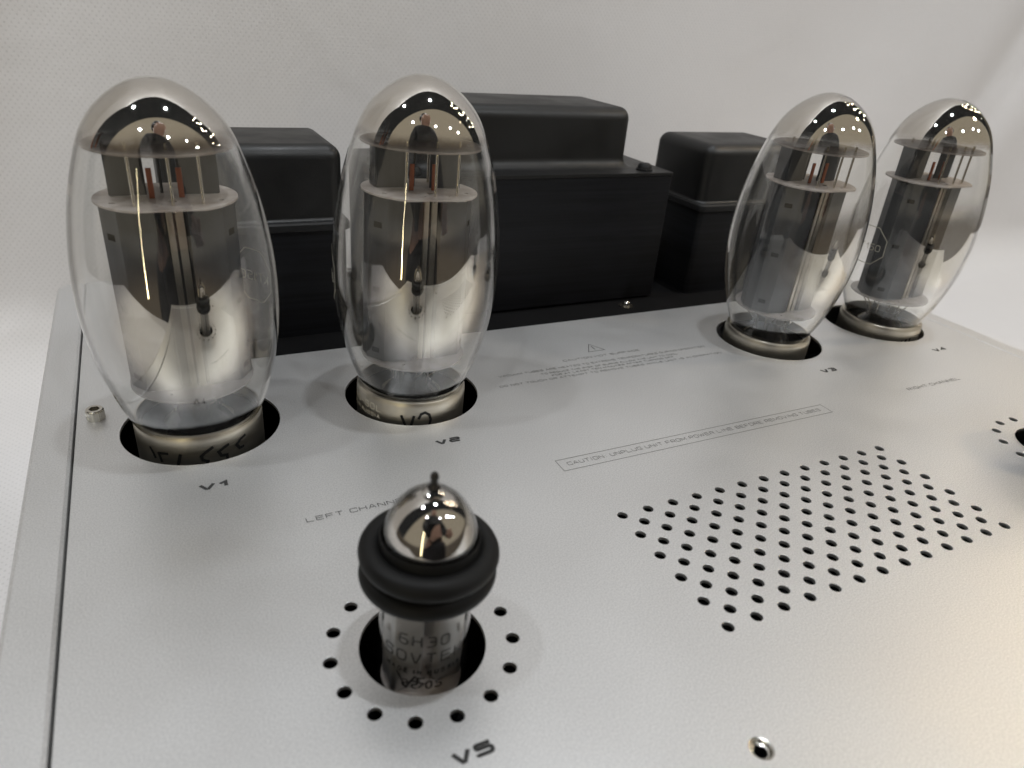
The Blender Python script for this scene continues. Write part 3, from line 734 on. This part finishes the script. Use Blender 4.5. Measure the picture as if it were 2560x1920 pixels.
def torus(name, xy, z, RM, rm, mt, tilt, **kw):
    V, F, n, k_ = [], [], 72, 20
    for i in range(n):
        a = 2 * math.pi * i / n
        for j in range(k_):
            b = 2 * math.pi * j / k_; V.append(((RM + rm * math.cos(b)) * math.cos(a), (RM + rm * math.cos(b)) * math.sin(a), rm * .98 * math.sin(b)))
    for i in range(n):
        for j in range(k_): F.append((i * k_ + j, ((i + 1) % n) * k_ + j, ((i + 1) % n) * k_ + (j + 1) % k_, i * k_ + (j + 1) % k_))
    o = mesh(name, V, F, mt, None, True, **kw); o.location = (xy[0] * S, xy[1] * S, z * S); o.rotation_euler = tilt; fixnormals(o)
    return o
small_valve('small mirror-topped valve in the foreground wearing two black rubber rings', V5, (.028, -.008), -111)
small_valve('small valve at the right edge of the picture', V6, (0, 0), -150)
torus('damper_ring', (V5[0] + .08, V5[1] - .02), 2.96, 1.33, .275, M_RUBBER, (.01, .03, 0), label='upper black rubber ring around the small foreground valve', cat='rubber ring', group='damper rings')
torus('damper_ring', (V5[0] + .06, V5[1] - .02), 2.40, 1.32, .265, M_RUBBER, (-.02, .0, 0), label='lower black rubber ring around the small foreground valve', cat='rubber ring', group='damper rings')
torus('damper_ring', V6, 2.95, 1.33, .275, M_RUBBER, (0, 0, 0), label='upper black rubber ring on the small valve at the right edge', cat='rubber ring', group='damper rings')
torus('damper_ring', V6, 2.38, 1.32, .265, M_RUBBER, (0, 0, 0), label='lower black rubber ring on the small valve at the right edge', cat='rubber ring', group='damper rings')

# ================================================================== the photographer, seen only as a reflection in the mirrored domes
M_SKIN = principled('skin', (0.45, 0.28, 0.21), 0.55)
M_SHIRT = principled('black_cotton', (0.012, 0.012, 0.013), 0.85)
M_TROUSER = principled('dark_trousers', (0.016, 0.016, 0.02), 0.85)
M_HAIR = principled('dark_hair', (0.008, 0.006, 0.005), 0.5)
M_PHONE = principled('black_phone_glass', (0.008, 0.008, 0.009), 0.15)
pf = Vector((.47, .883, 0)); pr_ = Vector((.883, -.47, 0)); pb = Vector((-15.0, -39.5, -84.0))
def pj(r, f, z): return pb + pr_ * r + pf * f + Vector((0, 0, z))
def skin(name, chains, mt, parent=None, sub=2, **kw):
    """chains: lists of (point, radius) that share their first point with an earlier chain when equal"""
    V, E, Rd, idx = [], [], [], {}
    for ch in chains:
        prev = None
        for p, r in ch:
            k = tuple(round(c, 3) for c in p)
            if k not in idx: idx[k] = len(V); V.append(tuple(c * S for c in p)); Rd.append(r * S)
            if prev is not None and prev != idx[k]: E.append((prev, idx[k]))
            prev = idx[k]
    me = bpy.data.meshes.new(name); me.from_pydata(V, E, []); me.materials.append(mt)
    o = bpy.data.objects.new(name, me); COL.objects.link(o)
    o.modifiers.new('skin', 'SKIN').use_smooth_shade = True
    sl = me.skin_vertices[0].data
    for i, r in enumerate(Rd): sl[i].radius = (r, r); sl[i].use_root = (i == 0)
    sm = o.modifiers.new('sub', 'SUBSURF'); sm.levels = sub; sm.render_levels = sub
    return setp(o, parent, **kw)
pel, ch_, nk = pj(0, 0, 92), pj(0, 2, 128), pj(0, 4, 147)
hand_l, hand_r = pj(-7, 21.5, 95), pj(14, 21.5, 95)
arm = lambda s, h: [(ch_, 10), (pj(16 * s, 2, 140), 4.2), (pj(20 * s, 4, 114), 4.0), (h - pf * 3 + Vector((0, 0, -1)), 3.1)]
leg = lambda s: [(pel, 9), (pj(10 * s, 0, 86), 7), (pj(11 * s, 1, 48), 6), (pj(11 * s, -2, 9), 4.2), (pj(11 * s, 10, 3), 3.4)]
chains = [[(pel, 9), (pj(0, 1, 108), 9), (ch_, 10), (nk, 6.6), (pj(0, 8, 152), 9.5), (pj(0, 10.5, 161), 13.5), (pj(0, 9.5, 169), 11.0)]]
chains += [[(pj(0, 10.5, 161), 13.5), (pj(0, 22.0, 159.0), 1.8)]]
for s, h in ((-1, hand_l), (1, hand_r)):
    chains.append(arm(s, h) + [(h, 3.2)])
    for k in range(4): chains.append([(h, 3.2), (h + pf * 2.5 + pr_ * (-s * 1.5) + Vector((0, 0, 2.4 - 1.7 * k)), 1.0), (h + pf * 4.6 + pr_ * (-s * 3.6) + Vector((0, 0, 2.2 - 1.6 * k)), .85)])
    chains.append([(h, 3.2), (h + pr_ * (-s * 3.2) - pf * .6 + Vector((0, 0, 3.2)), 1.1), (h + pr_ * (-s * 5.2) - pf * .4 + Vector((0, 0, 3.6)), .95)])
    chains.append(leg(s))
person = skin('person', chains, M_SKIN, None, label='photographer in a black top and dark trousers holding up a phone', cat='person')
skin('shirt', [[(pj(0, 0, 86), 14.5), (pj(0, 1, 108), 12.5), (ch_, 13.5), (pj(0, 3, 143), 8)]] + [[(ch_, 13.5), (pj(16 * s, 2, 140), 6.6), (pj(20 * s, 4, 114), 6), (h - pf * 5 + Vector((0, 0, 0)), 4.4)] for s, h in ((-1, hand_l), (1, hand_r))], M_SHIRT, person)
skin('trousers', [[(pj(0, 0, 95), 14), (pj(0, 0, 88), 14.2)]] + [[(pj(0, 0, 88), 14.2), (pj(10 * s, 0, 84), 10.5), (pj(11 * s, 1, 48), 8), (pj(11 * s, -2, 10), 6.4)] for s in (-1, 1)], M_TROUSER, person)
skin('hair', [[(pj(0, 3, 160), 12.0), (pj(0, 6, 169), 14.5), (pj(0, 12, 175), 12.0), (pj(3, 18, 174), 7)]], M_HAIR, person)
# phone in his hands, its lens at the viewpoint
V = []
for d in (.35, 1.25):
    for x, y in rrect(-8.2, 8.2, -3.9, 3.9, .9): V.append(tuple(CAM - FWD * d + RIGHT * (x + 5.5) + UP * (y - 2.0)))
n = len(V) // 2
ph = mesh('phone', V, [tuple(range(n)), tuple(range(n, 2 * n))[::-1]] + [(k, (k + 1) % n, n + (k + 1) % n, n + k) for k in range(n)], M_PHONE, None, label='black phone held up by the photographer', cat='phone')
fixnormals(ph); sharp(ph, 30)

for dr in [o for o in bpy.data.objects if o.name.startswith('damper_ring') and 'upper' in o['label']]:
    lathe('sleeve', [(1.10, -.75), (1.135, -.75), (1.14, .45), (1.12, .48), (1.10, .46)], M_RUBBER, dr, 72)
